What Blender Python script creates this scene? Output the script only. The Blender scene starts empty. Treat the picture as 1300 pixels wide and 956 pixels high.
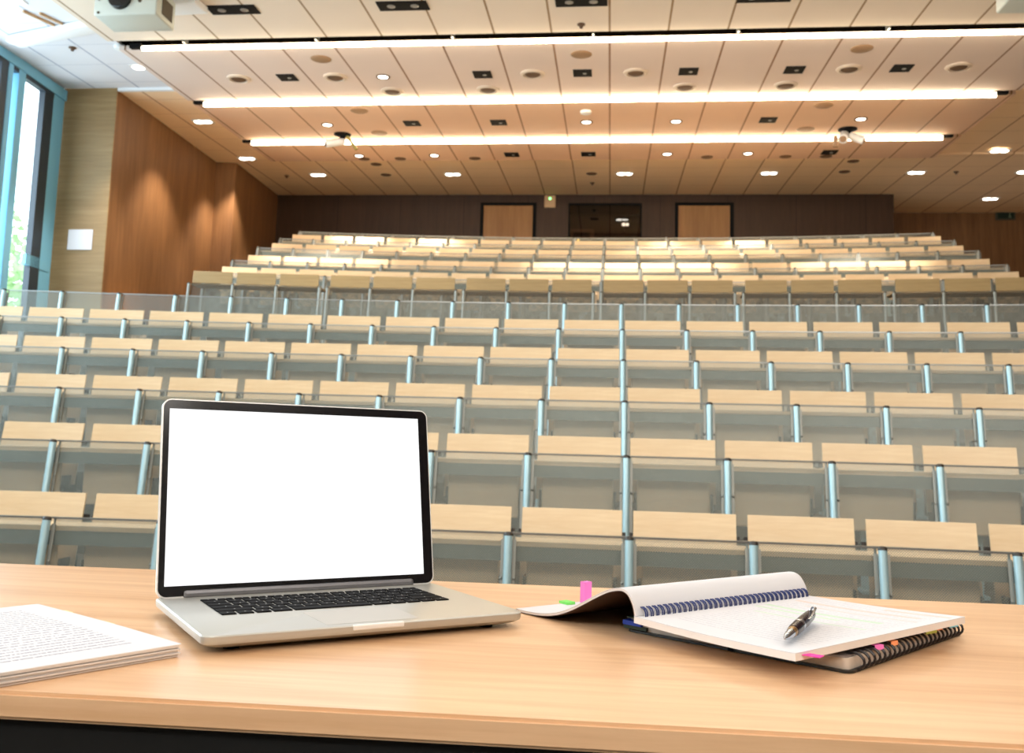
import bpy, bmesh, math, random
from mathutils import Vector, Matrix
random.seed(7)
C = bpy.context.scene.collection
SC = bpy.context.scene
PI = math.pi

# ------------------------------------------------------------------ materials
def mat(name, col, rough=.5, metal=0., spec=.5, emit=None, estr=0.):
    m = bpy.data.materials.new(name); m.use_nodes = True
    b = m.node_tree.nodes['Principled BSDF']
    b.inputs['Base Color'].default_value = (*col, 1)
    b.inputs['Roughness'].default_value = rough
    b.inputs['Metallic'].default_value = metal
    b.inputs['Specular IOR Level'].default_value = spec
    if emit:
        b.inputs['Emission Color'].default_value = (*emit, 1)
        b.inputs['Emission Strength'].default_value = estr
    return m

def s2l(r, g, b):
    f = lambda c: (c/255/12.92) if c/255 <= .04045 else ((c/255+.055)/1.055)**2.4
    return (f(r), f(g), f(b))

class NT:
    def __init__(s, m): s.m = m; s.t = m.node_tree; s.n = s.t.nodes; s.b = s.n['Principled BSDF']
    def new(s, typ, **kw):
        n = s.n.new(typ)
        for k, v in kw.items():
            if k.startswith('_'): setattr(n, k[1:], v)
            else: n.inputs[k].default_value = v
        return n
    def link(s, a, b): s.t.links.new(a, b)
    def math(s, op, a, b=None, c=None):
        n = s.n.new('ShaderNodeMath'); n.operation = op
        for i, v in enumerate((a, b, c)):
            if v is None: continue
            if hasattr(v, 'is_linked'): s.link(v, n.inputs[i])
            else: n.inputs[i].default_value = v
        return n.outputs[0]
    def mix(s, fac, c1, c2):
        n = s.n.new('ShaderNodeMix'); n.data_type = 'RGBA'
        for sock, v in ((n.inputs[0], fac), (n.inputs[6], c1), (n.inputs[7], c2)):
            if hasattr(v, 'is_linked'): s.link(v, sock)
            else: sock.default_value = v if isinstance(v, float) else (*v, 1) if len(v) == 3 else v
        return n.outputs[2]
    def obj(s):
        tc = s.n.new('ShaderNodeTexCoord'); return tc.outputs['Object']
    def sep(s, v):
        n = s.n.new('ShaderNodeSeparateXYZ'); s.link(v, n.inputs[0]); return n.outputs
    def mapping(s, v, scale, rot=(0, 0, 0)):
        n = s.n.new('ShaderNodeMapping'); n.inputs['Scale'].default_value = scale; n.inputs['Rotation'].default_value = rot
        s.link(v, n.inputs[0]); return n.outputs[0]
    def noise(s, v, scale, detail=4., rough=.55):
        n = s.n.new('ShaderNodeTexNoise'); n.inputs['Scale'].default_value = scale
        n.inputs['Detail'].default_value = detail; n.inputs['Roughness'].default_value = rough
        s.link(v, n.inputs['Vector']); return n.outputs['Fac']
    def ramp(s, v, stops):
        n = s.n.new('ShaderNodeValToRGB'); e = n.color_ramp.elements
        while len(e) < len(stops): e.new(.5)
        for el, (p, c) in zip(e, stops): el.position = p; el.color = (*c, 1)
        s.link(v, n.inputs[0]); return n.outputs[0]
    def color(s, sock): s.link(sock, s.b.inputs['Base Color'])

def wood(name, c1, c2, scale, rough=.4, spec=.5, freq=3., seams=None):
    """fine streaky veneer; scale squeezes the noise along the grain"""
    m = mat(name, c1, rough, spec=spec); t = NT(m); o = t.obj()
    n1 = t.noise(t.mapping(o, scale), freq, 6., .6)
    n2 = t.noise(t.mapping(o, tuple(q*.22 for q in scale)), freq, 2., .5)
    f = t.math('ADD', t.math('MULTIPLY', n1, .6), t.math('MULTIPLY', n2, .4))
    col = t.ramp(f, [(.32, c2), (.5, tuple((a+b)/2 for a, b in zip(c1, c2))), (.66, c1)])
    if seams:
        ax, per, off, w, dark = seams
        x = t.sep(o)[ax]
        fr = t.math('FRACT', t.math('ADD', t.math('DIVIDE', x, per), off))
        line = t.math('LESS_THAN', fr, w/per)
        col = t.mix(line, col, dark)
    t.color(col)
    return m

CX0, CW = -.0789, .72
def ceil_mat(name, col, line, ylines=False, bump=0.):
    m = mat(name, col, .75, spec=.25); t = NT(m); o = t.obj(); x, y, z = t.sep(o)
    fr = t.math('FRACT', t.math('ADD', t.math('DIVIDE', t.math('SUBTRACT', x, CX0), CW), 20.0))
    d = t.math('ABSOLUTE', t.math('SUBTRACT', fr, .5))
    lx = t.math('GREATER_THAN', d, .5-.013/CW)
    cc = t.ramp(t.noise(o, .8, 2.), [(.3, tuple(.94*q for q in col)), (.7, col)])
    col1 = t.mix(lx, cc, line)
    if ylines:
        fy = t.math('FRACT', t.math('DIVIDE', t.math('SUBTRACT', y, 17.15-14.4), CW))
        dy = t.math('ABSOLUTE', t.math('SUBTRACT', fy, .5))
        ly = t.math('GREATER_THAN', dy, .5-.008/CW)
        col1 = t.mix(ly, col1, tuple((a*.5+b*.5) for a, b in zip(line, col)))
    t.color(col1)
    return m

M = {}
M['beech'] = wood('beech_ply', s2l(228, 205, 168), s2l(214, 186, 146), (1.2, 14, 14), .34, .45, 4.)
M['beech_lit'] = wood('beech_pan', s2l(252, 228, 190), s2l(244, 214, 170), (1.2, 14, 14), .4, .4, 4.)  # seat-pan beech made paler: brightness lost behind the panels put into colour
M['beech_shaded'] = wood('beech_board', s2l(158, 136, 96), s2l(142, 120, 82), (1.2, 14, 14), .38, .45, 4.)  # beech darkened for the boarded row: aisle shade put into the colour
M['ply_edge'] = mat('ply_edge', s2l(170, 120, 72), .6)
M['desk'] = wood('desk_beech', s2l(234, 196, 158), s2l(204, 158, 116), (1.0, 18, 18), .30, .5, 3.4)
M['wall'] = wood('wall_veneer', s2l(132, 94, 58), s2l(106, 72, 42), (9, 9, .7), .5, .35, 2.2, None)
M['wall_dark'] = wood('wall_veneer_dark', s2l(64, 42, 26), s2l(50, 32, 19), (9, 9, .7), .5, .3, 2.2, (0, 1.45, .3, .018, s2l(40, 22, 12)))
M['pillar'] = wood('pillar_veneer', s2l(152, 126, 86), s2l(128, 102, 66), (.7, .7, 9), .5, .35, 2.2)
M['door'] = wood('door_veneer', s2l(156, 112, 66), s2l(134, 94, 54), (9, 9, .6), .45, .35, 2.2)
M['ceil_slab'] = ceil_mat('ceiling_panel', s2l(230, 214, 196), s2l(150, 122, 90))
M['ceil_slab2'] = ceil_mat('ceiling_panel_grey', s2l(226, 208, 196), s2l(140, 106, 80))  # same panels tinted: lamp tone between the strips put into the colour
M['ceil_slab3'] = ceil_mat('ceiling_panel_warm_tint', s2l(228, 194, 166), s2l(144, 104, 74))  # warmer tint farther back: orange lamp light put into the colour
M['ceil_rear'] = ceil_mat('ceiling_tile', s2l(253, 224, 184), s2l(176, 132, 90), True)  # tiles tinted and brightened: warm rear light put into the colour
M['ceil_left'] = ceil_mat('ceiling_tile_pale', s2l(226, 226, 230), s2l(160, 165, 180), True)
M['white'] = mat('white_paint', (.82, .82, .82), .5)
M['white_gloss'] = mat('white_plastic', (.8, .8, .78), .3)
M['black'] = mat('black_matt', (.004, .004, .004), .7, spec=.12)
M['slot'] = mat('slot_dark', (.004, .003, .002), .9, spec=.0)
M['steel'] = mat('blue_grey_steel', s2l(174, 206, 214), .32, .3)
M['bracket'] = mat('bracket_steel', s2l(150, 152, 146), .4, .4)
M['shade_strip'] = mat('shade_strip_grey', s2l(112, 124, 118), .5, .3)  # stands in for the shade under the writing tops
M['cap'] = mat('black_cap', s2l(52, 48, 42), .45)
M['rail'] = mat('rail_steel', s2l(150, 152, 150), .3, .7)
M['beam'] = mat('black_bracket', s2l(40, 34, 30), .5)
M['floor'] = mat('tier_vinyl', s2l(80, 71, 60), .55)
M['plaster'] = mat('plaster', s2l(205, 200, 190), .8)
M['frame_blue'] = mat('window_frame_blue', s2l(120, 186, 216), .45)
M['frame_dark'] = mat('window_frame_dark', s2l(40, 52, 62), .45)
M['lamp'] = mat('lamp_diffuser', (1, .9, .75), .5, emit=(1, .84, .60), estr=24.)
M['spot'] = mat('spot_lamp', (1, 1, 1), .5, emit=(1, .93, .82), estr=9.)
M['screen'] = mat('laptop_screen_white', (0, 0, 0), .4, spec=.1, emit=(1, 1, 1), estr=1.15)
M['alu'] = mat('aluminium', s2l(186, 185, 178), .36, .5)
M['alu_highlight'] = mat('aluminium_highlight', s2l(238, 238, 236), .35, .25)  # brighter copy of the aluminium: edge highlight put into the lid colour
M['alu_dark'] = mat('aluminium_dark', s2l(120, 120, 124), .4, .6)
M['bezel'] = mat('black_glass', (.006, .006, .008), .12, spec=.5)
M['key'] = mat('black_key', (.003, .003, .0035), .6, spec=.06)
M['legend'] = mat('key_legend', (.35, .35, .35), .6)
M['page'] = mat('page_white', (.66, .66, .69), .75, spec=.2)
M['pad_shade'] = mat('brown_pad_shade', s2l(74, 50, 34), .5)  # brown stands in for the shade under the arched pages
M['page_edge'] = mat('page_edges', s2l(226, 220, 216), .8, spec=.2)
M['nb_black'] = mat('black_cover', (.010, .011, .010), .4)
M['nb_pages'] = mat('grey_page_edges', s2l(196, 184, 172), .7)
M['nb_film'] = mat('grey_film', s2l(120, 112, 110), .25)
M['wire_blue'] = mat('navy_wire', s2l(36, 52, 110), .3, .2)
M['wire_black'] = mat('black_wire', (.012, .01, .012), .35)
M['pen_navy'] = mat('pen_navy', (.007, .005, .016), .22, spec=.4)
M['pen_steel'] = mat('pen_steel', s2l(190, 200, 215), .15, .9)
M['pen_gold'] = mat('pen_gold', s2l(170, 130, 76), .3, .7)
for k, c in dict(magenta=(240, 40, 160), pink=(240, 120, 200), orange=(250, 160, 110), lime=(200, 225, 120), cyan=(120, 195, 215),
                 cream=(250, 225, 180), green=(120, 220, 100), blue=(30, 60, 160)).items():
    M['tab_'+k] = mat('tab_'+k, s2l(*c), .6)
M['proj'] = mat('projector_grey', s2l(196, 200, 190), .4)
M['vent'] = mat('dark_vent', s2l(70, 58, 36), .7)
M['lens'] = mat('lens_glass', (.004, .004, .005), .08)
M['disc'] = mat('disc_tan', s2l(150, 118, 88), .6)
M['rim_tan'] = mat('rim_tan', s2l(206, 188, 168), .5)
M['discdark'] = mat('disc_brown', s2l(92, 66, 44), .6)
M['green'] = mat('exit_green', s2l(6, 34, 20), .5)
M['green_led'] = mat('green_led', (.1, .8, .2), .4, emit=(.25, 1, .3), estr=3.)
M['box_cream'] = mat('box_cream', s2l(196, 160, 120), .5)
M['booth'] = mat('booth_dark', s2l(22, 15, 11), .8)
M['leaf'] = mat('leaf_green', s2l(120, 170, 100), .7)
M['leaf2'] = mat('leaf_pale', s2l(170, 205, 150), .7)
M['bark'] = mat('bark', s2l(100, 80, 60), .9)
M['paving'] = mat('paving', s2l(200, 200, 195), .9)
M['laminate'] = mat('charcoal_laminate', (.008, .008, .008), .7, spec=.2)

def perforated(name='perforated_steel', col=(140, 145, 138), thr=-.10):
    m = mat(name, s2l(*col), .34, .42); t = NT(m); o = t.obj(); x, y, z = t.sep(o)
    k = PI/.0062
    p = t.math('MULTIPLY', t.math('SINE', t.math('MULTIPLY', x, k)), t.math('SINE', t.math('MULTIPLY', z, k)))
    hole = t.math('GREATER_THAN', p, thr)
    rim = t.math('LESS_THAN', t.math('ABSOLUTE', x), .268)          # solid margin beside the posts
    fac = t.math('MULTIPLY', t.math('MULTIPLY', hole, rim), .92)
    tr = t.new('ShaderNodeBsdfTransparent'); tr.inputs[0].default_value = (1, 1, 1, 1)
    mx = t.new('ShaderNodeMixShader'); t.link(fac, mx.inputs[0])
    t.link(t.b.outputs[0], mx.inputs[1]); t.link(tr.outputs[0], mx.inputs[2])
    out = t.n['Material Output']; t.link(mx.outputs[0], out.inputs[0])
    return m
M['perf'] = perforated()
M['perf_shaded'] = perforated('perforated_steel_shaded', (88, 84, 74), .05)  # darker copy with fewer holes: shadow of the cross aisle put into colour
M['steel_dim'] = mat('dimmed_steel', s2l(142, 148, 144), .35, .3)  # dimmer copy of the post steel; dimness of upper rows put into colour

def glass(name, tint, fac):
    m = mat(name, tint, .05); t = NT(m)
    g = t.new('ShaderNodeBsdfGlossy'); g.inputs['Roughness'].default_value = .02
    tr = t.new('ShaderNodeBsdfTransparent'); tr.inputs[0].default_value = (*tint, 1)
    mx = t.new('ShaderNodeMixShader'); mx.inputs[0].default_value = fac
    t.link(tr.outputs[0], mx.inputs[1]); t.link(g.outputs[0], mx.inputs[2])
    t.link(mx.outputs[0], t.n['Material Output'].inputs[0]); return m
M['glass'] = glass('window_glass', (.93, .98, 1.), .06)
M['booth_glass'] = glass('booth_glass', (.55, .5, .45), .10)

def printed(name, marks, axis=1, period=.011, lines=(.02, .19), strength=.25, xr=(.02, .19)):
    """white paper with rows of faint grey text and coloured highlighter strokes"""
    m = mat(name, (.66, .66, .69), .75, spec=.2); t = NT(m); o = t.obj(); c = t.sep(o)
    a, b = c[axis], c[1-axis]
    fr = t.math('FRACT', t.math('DIVIDE', a, period))
    ln = t.math('LESS_THAN', fr, .35)
    inside = t.math('MULTIPLY', t.math('MULTIPLY', t.math('GREATER_THAN', a, lines[0]), t.math('LESS_THAN', a, lines[1])),
                    t.math('MULTIPLY', t.math('GREATER_THAN', b, xr[0]), t.math('LESS_THAN', b, xr[1])))
    wn = t.noise(t.mapping(o, (500, 90, 1) if axis == 1 else (90, 500, 1)), 1., 2.)
    f = t.math('MULTIPLY', t.math('MULTIPLY', ln, inside), t.math('MULTIPLY', t.math('GREATER_THAN', wn, .46), strength))
    col = t.mix(f, (.66, .66, .69), (.25, .25, .32))
    for (a0, a1, b0, b1, cc, st) in marks:
        q = t.math('MULTIPLY', t.math('MULTIPLY', t.math('GREATER_THAN', a, a0), t.math('LESS_THAN', a, a1)),
                   t.math('MULTIPLY', t.math('GREATER_THAN', b, b0), t.math('LESS_THAN', b, b1)))
        col = t.mix(t.math('MULTIPLY', q, st), col, cc)
    t.color(col)
    return m

# ------------------------------------------------------------------ mesh helpers
class MB:
    """collects shapes and links them as one mesh object"""
    def __init__(s): s.bm = bmesh.new()
    def _tag(s, verts, mi):
        if mi:
            fs = set(f for v in verts for f in v.link_faces)
            for f in fs: f.material_index = mi
    def box(s, x0, x1, y0, y1, z0, z1, mx=None, bev=0., mi=0, seg=2):
        r = bmesh.ops.create_cube(s.bm, size=1.); vs = r['verts']
        for v in vs:
            v.co = Vector(((x0+x1)/2+v.co.x*(x1-x0), (y0+y1)/2+v.co.y*(y1-y0), (z0+z1)/2+v.co.z*(z1-z0)))
        if bev:
            es = list(set(e for v in vs for e in v.link_edges))
            rb = bmesh.ops.bevel(s.bm, geom=es, offset=bev, segments=seg, affect='EDGES', profile=.5)
            vs = list(set(v for f in rb['faces'] for v in f.verts) | set(v for v in vs if v.is_valid))
        if mx is not None: bmesh.ops.transform(s.bm, matrix=mx, verts=vs)
        s._tag(vs, mi); return s
    def cyl(s, p0, p1, r0, r1=None, n=16, mi=0, caps=True):
        p0, p1 = Vector(p0), Vector(p1); r1 = r0 if r1 is None else r1; d = p1-p0
        mx = Matrix.Translation((p0+p1)/2) @ d.to_track_quat('Z', 'Y').to_matrix().to_4x4()
        r = bmesh.ops.create_cone(s.bm, cap_ends=caps, segments=n, radius1=max(r0, 1e-5), radius2=max(r1, 1e-5), depth=d.length, matrix=mx)
        s._tag(r['verts'], mi); return s
    def sph(s, c, r, sc=(1, 1, 1), u=14, v=8, mi=0):
        mx = Matrix.Translation(Vector(c)) @ Matrix.Diagonal((*sc, 1))
        q = bmesh.ops.create_uvsphere(s.bm, u_segments=u, v_segments=v, radius=r, matrix=mx)
        s._tag(q['verts'], mi); return s
    def lathe(s, prof, n=24, mx=None, mi=0):
        rings = []
        for (r, z) in prof:
            rings.append([s.bm.verts.new((r*math.cos(2*PI*i/n), r*math.sin(2*PI*i/n), z)) for i in range(n)])
        for a, b in zip(rings, rings[1:]):
            for i in range(n): s.bm.faces.new((a[i], a[(i+1) % n], b[(i+1) % n], b[i]))
        for rr in (rings[0], rings[-1]):
            if (rr[0].co.xy).length > 1e-4:
                try: s.bm.faces.new(rr)
                except ValueError: pass
        vs = [v for r in rings for v in r]
        if mx is not None: bmesh.ops.transform(s.bm, matrix=mx, verts=vs)
        s._tag(vs, mi); return s
    def prism(s, pts, z0, z1, mx=None, mi=0):
        a = [s.bm.verts.new((x, y, z0)) for x, y in pts]; b = [s.bm.verts.new((x, y, z1)) for x, y in pts]
        n = len(pts); s.bm.faces.new(a[::-1]); s.bm.faces.new(b)
        for i in range(n): s.bm.faces.new((a[i], a[(i+1) % n], b[(i+1) % n], b[i]))
        if mx is not None: bmesh.ops.transform(s.bm, matrix=mx, verts=a+b)
        s._tag(a+b, mi); return s
    def quad(s, *p, mi=0):
        f = s.bm.faces.new([s.bm.verts.new(q) for q in p]); f.material_index = mi; return s
    def tube(s, pts, r, n=8, closed=False, mi=0):
        pts = [Vector(p) for p in pts]; rings = []
        L = len(pts); up = Vector((0, 0, 1))
        for i, p in enumerate(pts):
            t = (pts[(i+1) % L]-pts[i-1]) if closed else (pts[min(i+1, L-1)]-pts[max(i-1, 0)])
            t.normalize(); a = t.cross(up)
            if a.length < .05: a = t.cross(Vector((1, 0, 0)))
            a.normalize(); b = a.cross(t)
            rings.append([s.bm.verts.new(p+r*(math.cos(2*PI*k/n)*a+math.sin(2*PI*k/n)*b)) for k in range(n)])
        pairs = list(zip(rings, rings[1:])) + ([(rings[-1], rings[0])] if closed else [])
        for a, b in pairs:
            for k in range(n): s.bm.faces.new((a[k], a[(k+1) % n], b[(k+1) % n], b[k]))
        if not closed: s.bm.faces.new(rings[0]); s.bm.faces.new(rings[-1])
        s._tag([v for r_ in rings for v in r_], mi); return s
    def mesh(s, name, mats, smooth=False):
        bmesh.ops.recalc_face_normals(s.bm, faces=s.bm.faces[:])
        me = bpy.data.meshes.new(name); s.bm.to_mesh(me); s.bm.free()
        for m in (mats if isinstance(mats, (list, tuple)) else [mats]): me.materials.append(m)
        if smooth:
            me.polygons.foreach_set('use_smooth', [True]*len(me.polygons))
            try: me.set_sharp_from_angle(angle=math.radians(40))
            except Exception: pass
        return me
    def build(s, name, mats, parent=None, smooth=False, loc=None, rot=None):
        return link(name, s.mesh(name, mats, smooth), parent, loc, rot)

def link(name, me, parent=None, loc=None, rot=None):
    o = bpy.data.objects.new(name, me); C.objects.link(o)
    if parent: o.parent = parent
    if loc is not None: o.location = loc
    if rot is not None: o.rotation_euler = rot
    return o
def tag(o, label, cat, group=None, kind=None):
    o['label'] = label; o['category'] = cat
    if group: o['group'] = group
    if kind: o['kind'] = kind
    return o
def thing(name, label, cat, loc=(0, 0, 0), rot=(0, 0, 0), group=None):
    o = bpy.data.objects.new(name, None); o.empty_display_size = .1; C.objects.link(o)
    o.location = loc; o.rotation_euler = rot
    return tag(o, label, cat, group)
def struct(o): o['kind'] = 'structure'; return o
def plabel(o, s): o['label'] = s; return o

def copy_tree(o, parent=None):
    c = o.copy(); C.objects.link(c)
    if parent: c.parent = parent
    for ch in o.children: copy_tree(ch, c)
    return c

def ordinal(n):
    return ['first', 'second', 'third', 'fourth', 'fifth', 'sixth', 'seventh', 'eighth', 'ninth', 'tenth', 'eleventh', 'twelfth',
            'thirteenth', 'fourteenth', 'fifteenth', 'sixteenth', 'seventeenth', 'eighteenth', 'nineteenth', 'twentieth'][n]

# ------------------------------------------------------------------ survey
EYE = 1.226                       # camera height above the first tier
CH, CS = 4.7573, .0421            # ceiling height over the eye and its gentle rise towards the back
CROT = (math.atan(CS), 0, 0)
def cz(y, dz=0.): return EYE+CH+CS*y+dz
KAP, XC = .0278, -.27             # curvature of the seat rows
def arc(y0, x): return y0-KAP*(x-XC)**2/2
def arot(x): return math.atan(-KAP*(x-XC))
BAY = .6
LEAN = -math.radians(8.5)     # desk fronts lean back: their feet stand nearer the stage
LOW = [(4.752, .80), (5.757, 1.194), (6.791, 1.580), (7.824, 1.978), (8.809, 2.362), (9.821, 2.768)]
UP = [(13.86, 3.744), (14.87, 4.141), (15.92, 4.582), (16.96, 4.984), (18.0, 5.36)]
X0L, X0U = .103, -.155

# ------------------------------------------------------------------ camera
cam = bpy.data.cameras.new('camera'); co = bpy.data.objects.new('camera', cam); C.objects.link(co)
Rv, Uv, Fv = Vector((0.9942399, 0.10359982, 0.02746094)), Vector((-0.01534824, -0.11595208, 0.99313622)), Vector((-0.10607289, 0.98783713, 0.11369411))
m4 = Matrix((Rv, Uv, -Fv)).transposed().to_4x4(); m4.translation = (0, 0, EYE); co.matrix_world = m4
cam.sensor_width = 36; cam.lens = 1180.95/1300*36; cam.shift_y = -45/1300; cam.clip_start = .02; cam.clip_end = 200
cam.dof.use_dof = True; cam.dof.focus_distance = 1.12; cam.dof.aperture_fstop = 13.
SC.camera = co

# ------------------------------------------------------------------ room shell
# stepped floor following the arcs
def tier_strip(b, ya, za, yb, xs, flat=True):
    for xa, xb in zip(xs, xs[1:]):
        b.quad((xa, arc(ya, xa), za), (xb, arc(ya, xb), za), (xb, arc(yb, xb) if flat else yb, za), (xa, arc(yb, xa) if flat else yb, za))
def riser(b, y, z0, z1, xs):
    for xa, xb in zip(xs, xs[1:]):
        b.quad((xa, arc(y, xa), z0), (xb, arc(y, xb), z0), (xb, arc(y, xb), z1), (xa, arc(y, xa), z1))
xs = [-8.3, -7.3, -6.25, -5.3, -4.3, -3.3, -2.3, -1.3, -.3, .7, 1.7, 2.7, 3.7, 4.7, 5.95, 7.0, 8.0, 9.0, 9.7]
b = MB()
fl = [(LOW[i][0]-.24, LOW[i][1]-.8) for i in range(6)]
b.quad((-8.3, -4, 0), (9.7, -4, 0), (9.7, 3.0, 0), (-8.3, 3.0, 0))
steps = fl[1:]+[(12.45, 2.37)]+[(y-.24, z-.8) for y, z in UP]
for xa, xb in zip(xs, xs[1:]):
    b.quad((xa, 3.0, 0), (xb, 3.0, 0), (xb, arc(fl[1][0], xb), 0), (xa, arc(fl[1][0], xa), 0))
    drop = .42 if (xb < -6.2 or xa > 5.9) else 0.
    zp = 0.
    for i, (y, z) in enumerate(steps):
        zz = z-(drop if i >= 5 else 0.)
        riser(b, y, zp, zz, (xa, xb)); zp = zz
        if i+1 < len(steps): tier_strip(b, y, zz, steps[i+1][0], (xa, xb))
        else: b.quad((xa, arc(y, xa), zz), (xb, arc(y, xb), zz), (xb, 22.1, zz), (xa, 22.1, zz))
for xe, sd in ((-6.25, -1), (5.95, 1)):          # cheeks beside the stairs
    for i, (y, z) in enumerate(steps):
        if i < 5: continue
        y1 = arc(steps[i+1][0], xe) if i+1 < len(steps) else 22.1
        b.quad((xe, arc(y, xe), z-1.2), (xe, y1, z-1.2), (xe, y1, z), (xe, arc(y, xe), z))
struct(b.build('floor', M['floor']))

def wall_quad(name, p, q, z0, z1p, z1q, m, th=.06):
    """upright wall from p to q (xy); its top may slope"""
    b = MB(); d = (Vector(q)-Vector(p)).normalized(); n = Vector((-d.y, d.x))*th
    P = [Vector(p), Vector(q), Vector(q)+n, Vector(p)+n]; zt = [z1p, z1q, z1q, z1p]
    lo = [b.bm.verts.new((v.x, v.y, z0)) for v in P]; hi = [b.bm.verts.new((v.x, v.y, z)) for v, z in zip(P, zt)]
    b.bm.faces.new(lo[::-1]); b.bm.faces.new(hi)
    for i in range(4): b.bm.faces.new((lo[i], lo[(i+1) % 4], hi[(i+1) % 4], hi[i]))
    return struct(b.build(name, m))
T = .10
wall_quad('wall_left_rear', (-7.632, 13.12), (-7.872, 17.28), 0, cz(13.1, T), cz(17.28, T), M['wall'])
wall_quad('wall_left_return', (-7.872, 17.28), (-7.49, 17.34), 0, cz(17.3, T), cz(17.3, T), M['wall'])
wall_quad('wall_left_corner', (-7.49, 17.34), (-7.655, 20.13), 0, cz(17.3, T), cz(20.1, T), M['wall'])
# pillar panel facing the stage
b = MB(); b.prism([(-8.49, 13.09), (-7.632, 13.09), (-7.632, 13.118), (-8.49, 13.118)], 0, cz(13.1, .04)); struct(b.build('wall_left_pillar', M['pillar']))
# back wall with openings behind the door leaves and the projection booth window
BY = 20.13
b = MB()
ops = [(-2.90, -1.755, 4.55, 6.617), (-.985, .625, 5.3, 6.635), (1.393, 2.543, 4.55, 6.617)]
xcur = -7.7
for (xa, xb, za, zb) in ops:
    b.box(xcur, xa, BY, BY+.12, 4.4, cz(BY, T)); b.box(xa, xb, BY, BY+.12, zb, cz(BY, T)); b.box(xa, xb, BY, BY+.12, 4.4, za)
    xcur = xb
b.box(xcur, 5.955, BY, BY+.12, 4.4, cz(BY, T))
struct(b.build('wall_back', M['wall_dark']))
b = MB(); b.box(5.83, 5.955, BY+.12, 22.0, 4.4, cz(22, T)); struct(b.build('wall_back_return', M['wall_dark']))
b = MB(); b.box(5.83, 10.1, 22.0, 22.12, 4.4, cz(22, T)); struct(b.build('wall_back_right', M['wall']))
b = MB(); b.box(9.9, 10.0, -4, 22.1, 0, cz(22, T)); struct(b.build('wall_right', M['wall']))
b = MB(); b.box(-8.0, 10.0, -4.1, -4.0, 0, cz(-4, T)); struct(b.build('wall_front', M['plaster']))

# doors in the back wall
for i, (xa, xb, za, zb) in enumerate((ops[0], ops[2])):
    d = thing('door_%d' % (i+1), 'tan veneered door at the top of the hall, %s the dark booth window' % ('beside' if i else 'nearest'), 'door', ((xa+xb)/2, BY, za))
    d['kind'] = 'structure'
    d['label'] = ['tan veneered door in the back wall below the pale box with green lamp', 'tan veneered door in the back wall on the exit sign side of the booth window'][i]
    w = (xb-xa)/2
    q = MB(); q.box(-w+.02, w-.02, .02, .06, 0, zb-za-.03); q.build('door_leaf', M['door'], d)
    q = MB(); q.box(-w-.05, -w+.02, -.015, .05, 0, zb-za+.03); q.box(w-.02, w+.06, -.015, .05, 0, zb-za+.03); q.box(-w+.02, w-.02, -.015, .05, zb-za-.03, zb-za+.03)
    q.build('door_frame', M['black'], d)
    q = MB(); q.cyl((w-.12, -.05, 1.0), (w-.24, -.05, 1.0), .011); q.cyl((w-.12, -.05, 1.0), (w-.12, .03, 1.0), .013); q.build('door_handle', M['rail'], d)

# booth window
xa, xb, za, zb = ops[1]
wn = thing('window_2', 'dark projection booth window in the back wall between the two tan doors', 'window', (0, BY, za)); wn['kind'] = 'structure'
q = MB(); q.box(xa, xb, -.01, .05, zb-za-.03, zb-za); q.box(xa, xb, -.01, .05, 0, .03); q.box(xa, xa+.03, -.01, .05, .03, zb-za-.03); q.box(xb-.03, xb, -.01, .05, .03, zb-za-.03)
q.build('window_frame', M['black'], wn)
q = MB(); q.quad((xa+.02, .03, .02), (xb-.02, .03, .02), (xb-.02, .03, zb-za-.02), (xa+.02, .03, zb-za-.02)); q.build('window_pane', M['booth_glass'], wn)
# the booth room behind
b = MB(); b.box(xa-.5, xb+.5, BY+1.8, BY+1.86, 4.5, 6.9); b.box(xa-.5, xa-.44, BY+.13, BY+1.8, 4.5, 6.9); b.box(xb+.44, xb+.5, BY+.13, BY+1.8, 4.5, 6.9)
b.box(xa-.44, xb+.44, BY+.13, BY+1.8, 6.84, 6.9); b.box(xa-.44, xb+.44, BY+.13, BY+1.8, 4.5, 4.56); struct(b.build('wall_booth', M['booth']))
bd = thing('booth_door_frame', 'faint brown inner door frame seen through the dark booth window', 'door frame', (-.55, BY+1.78, 4.56))
q = MB(); q.box(-.46, -.40, -.03, 0, 0, 1.85); q.build('jamb', M['discdark'], bd)
q = MB(); q.box(.0, .1, -.03, 0, 0, 1.85); q.build('jamb', M['discdark'], bd)
q = MB(); q.box(-.46, .1, -.03, 0, 1.85, 1.91); q.build('head_piece', M['discdark'], bd)
bl = thing('booth_wall_lamp', 'small bright twin lamp glowing inside the dark booth window', 'light', (.28, BY+1.2, 6.45))
q = MB(); q.sph((-.035, 0, 0), .045, (1, .6, .9)); q.sph((.05, 0, 0), .04, (1, .6, .9)); q.build('bulb', mat('booth_bulb', (1, 1, 1), emit=(1, .9, .75), estr=2.2), bl)
q = MB(); q.box(-.10, .10, .03, .06, -.05, .05); q.cyl((0, .05, 0), (0, .6, 0), .012); q.build('lamp_base', M['discdark'], bl)
bi = thing('indicator_light', 'tiny yellow indicator light in the lower part of the dark booth window', 'light', (-.78, BY+.6, 5.93))
q = MB(); q.sph((0, -.02, 0), .032); q.build('bulb', mat('amber_led', (1, .8, .1), emit=(1, .75, .1), estr=3.), bi)
q = MB(); q.box(-.06, .06, 0, .05, -.9, .05); q.build('housing', M['black'], bi)

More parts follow.
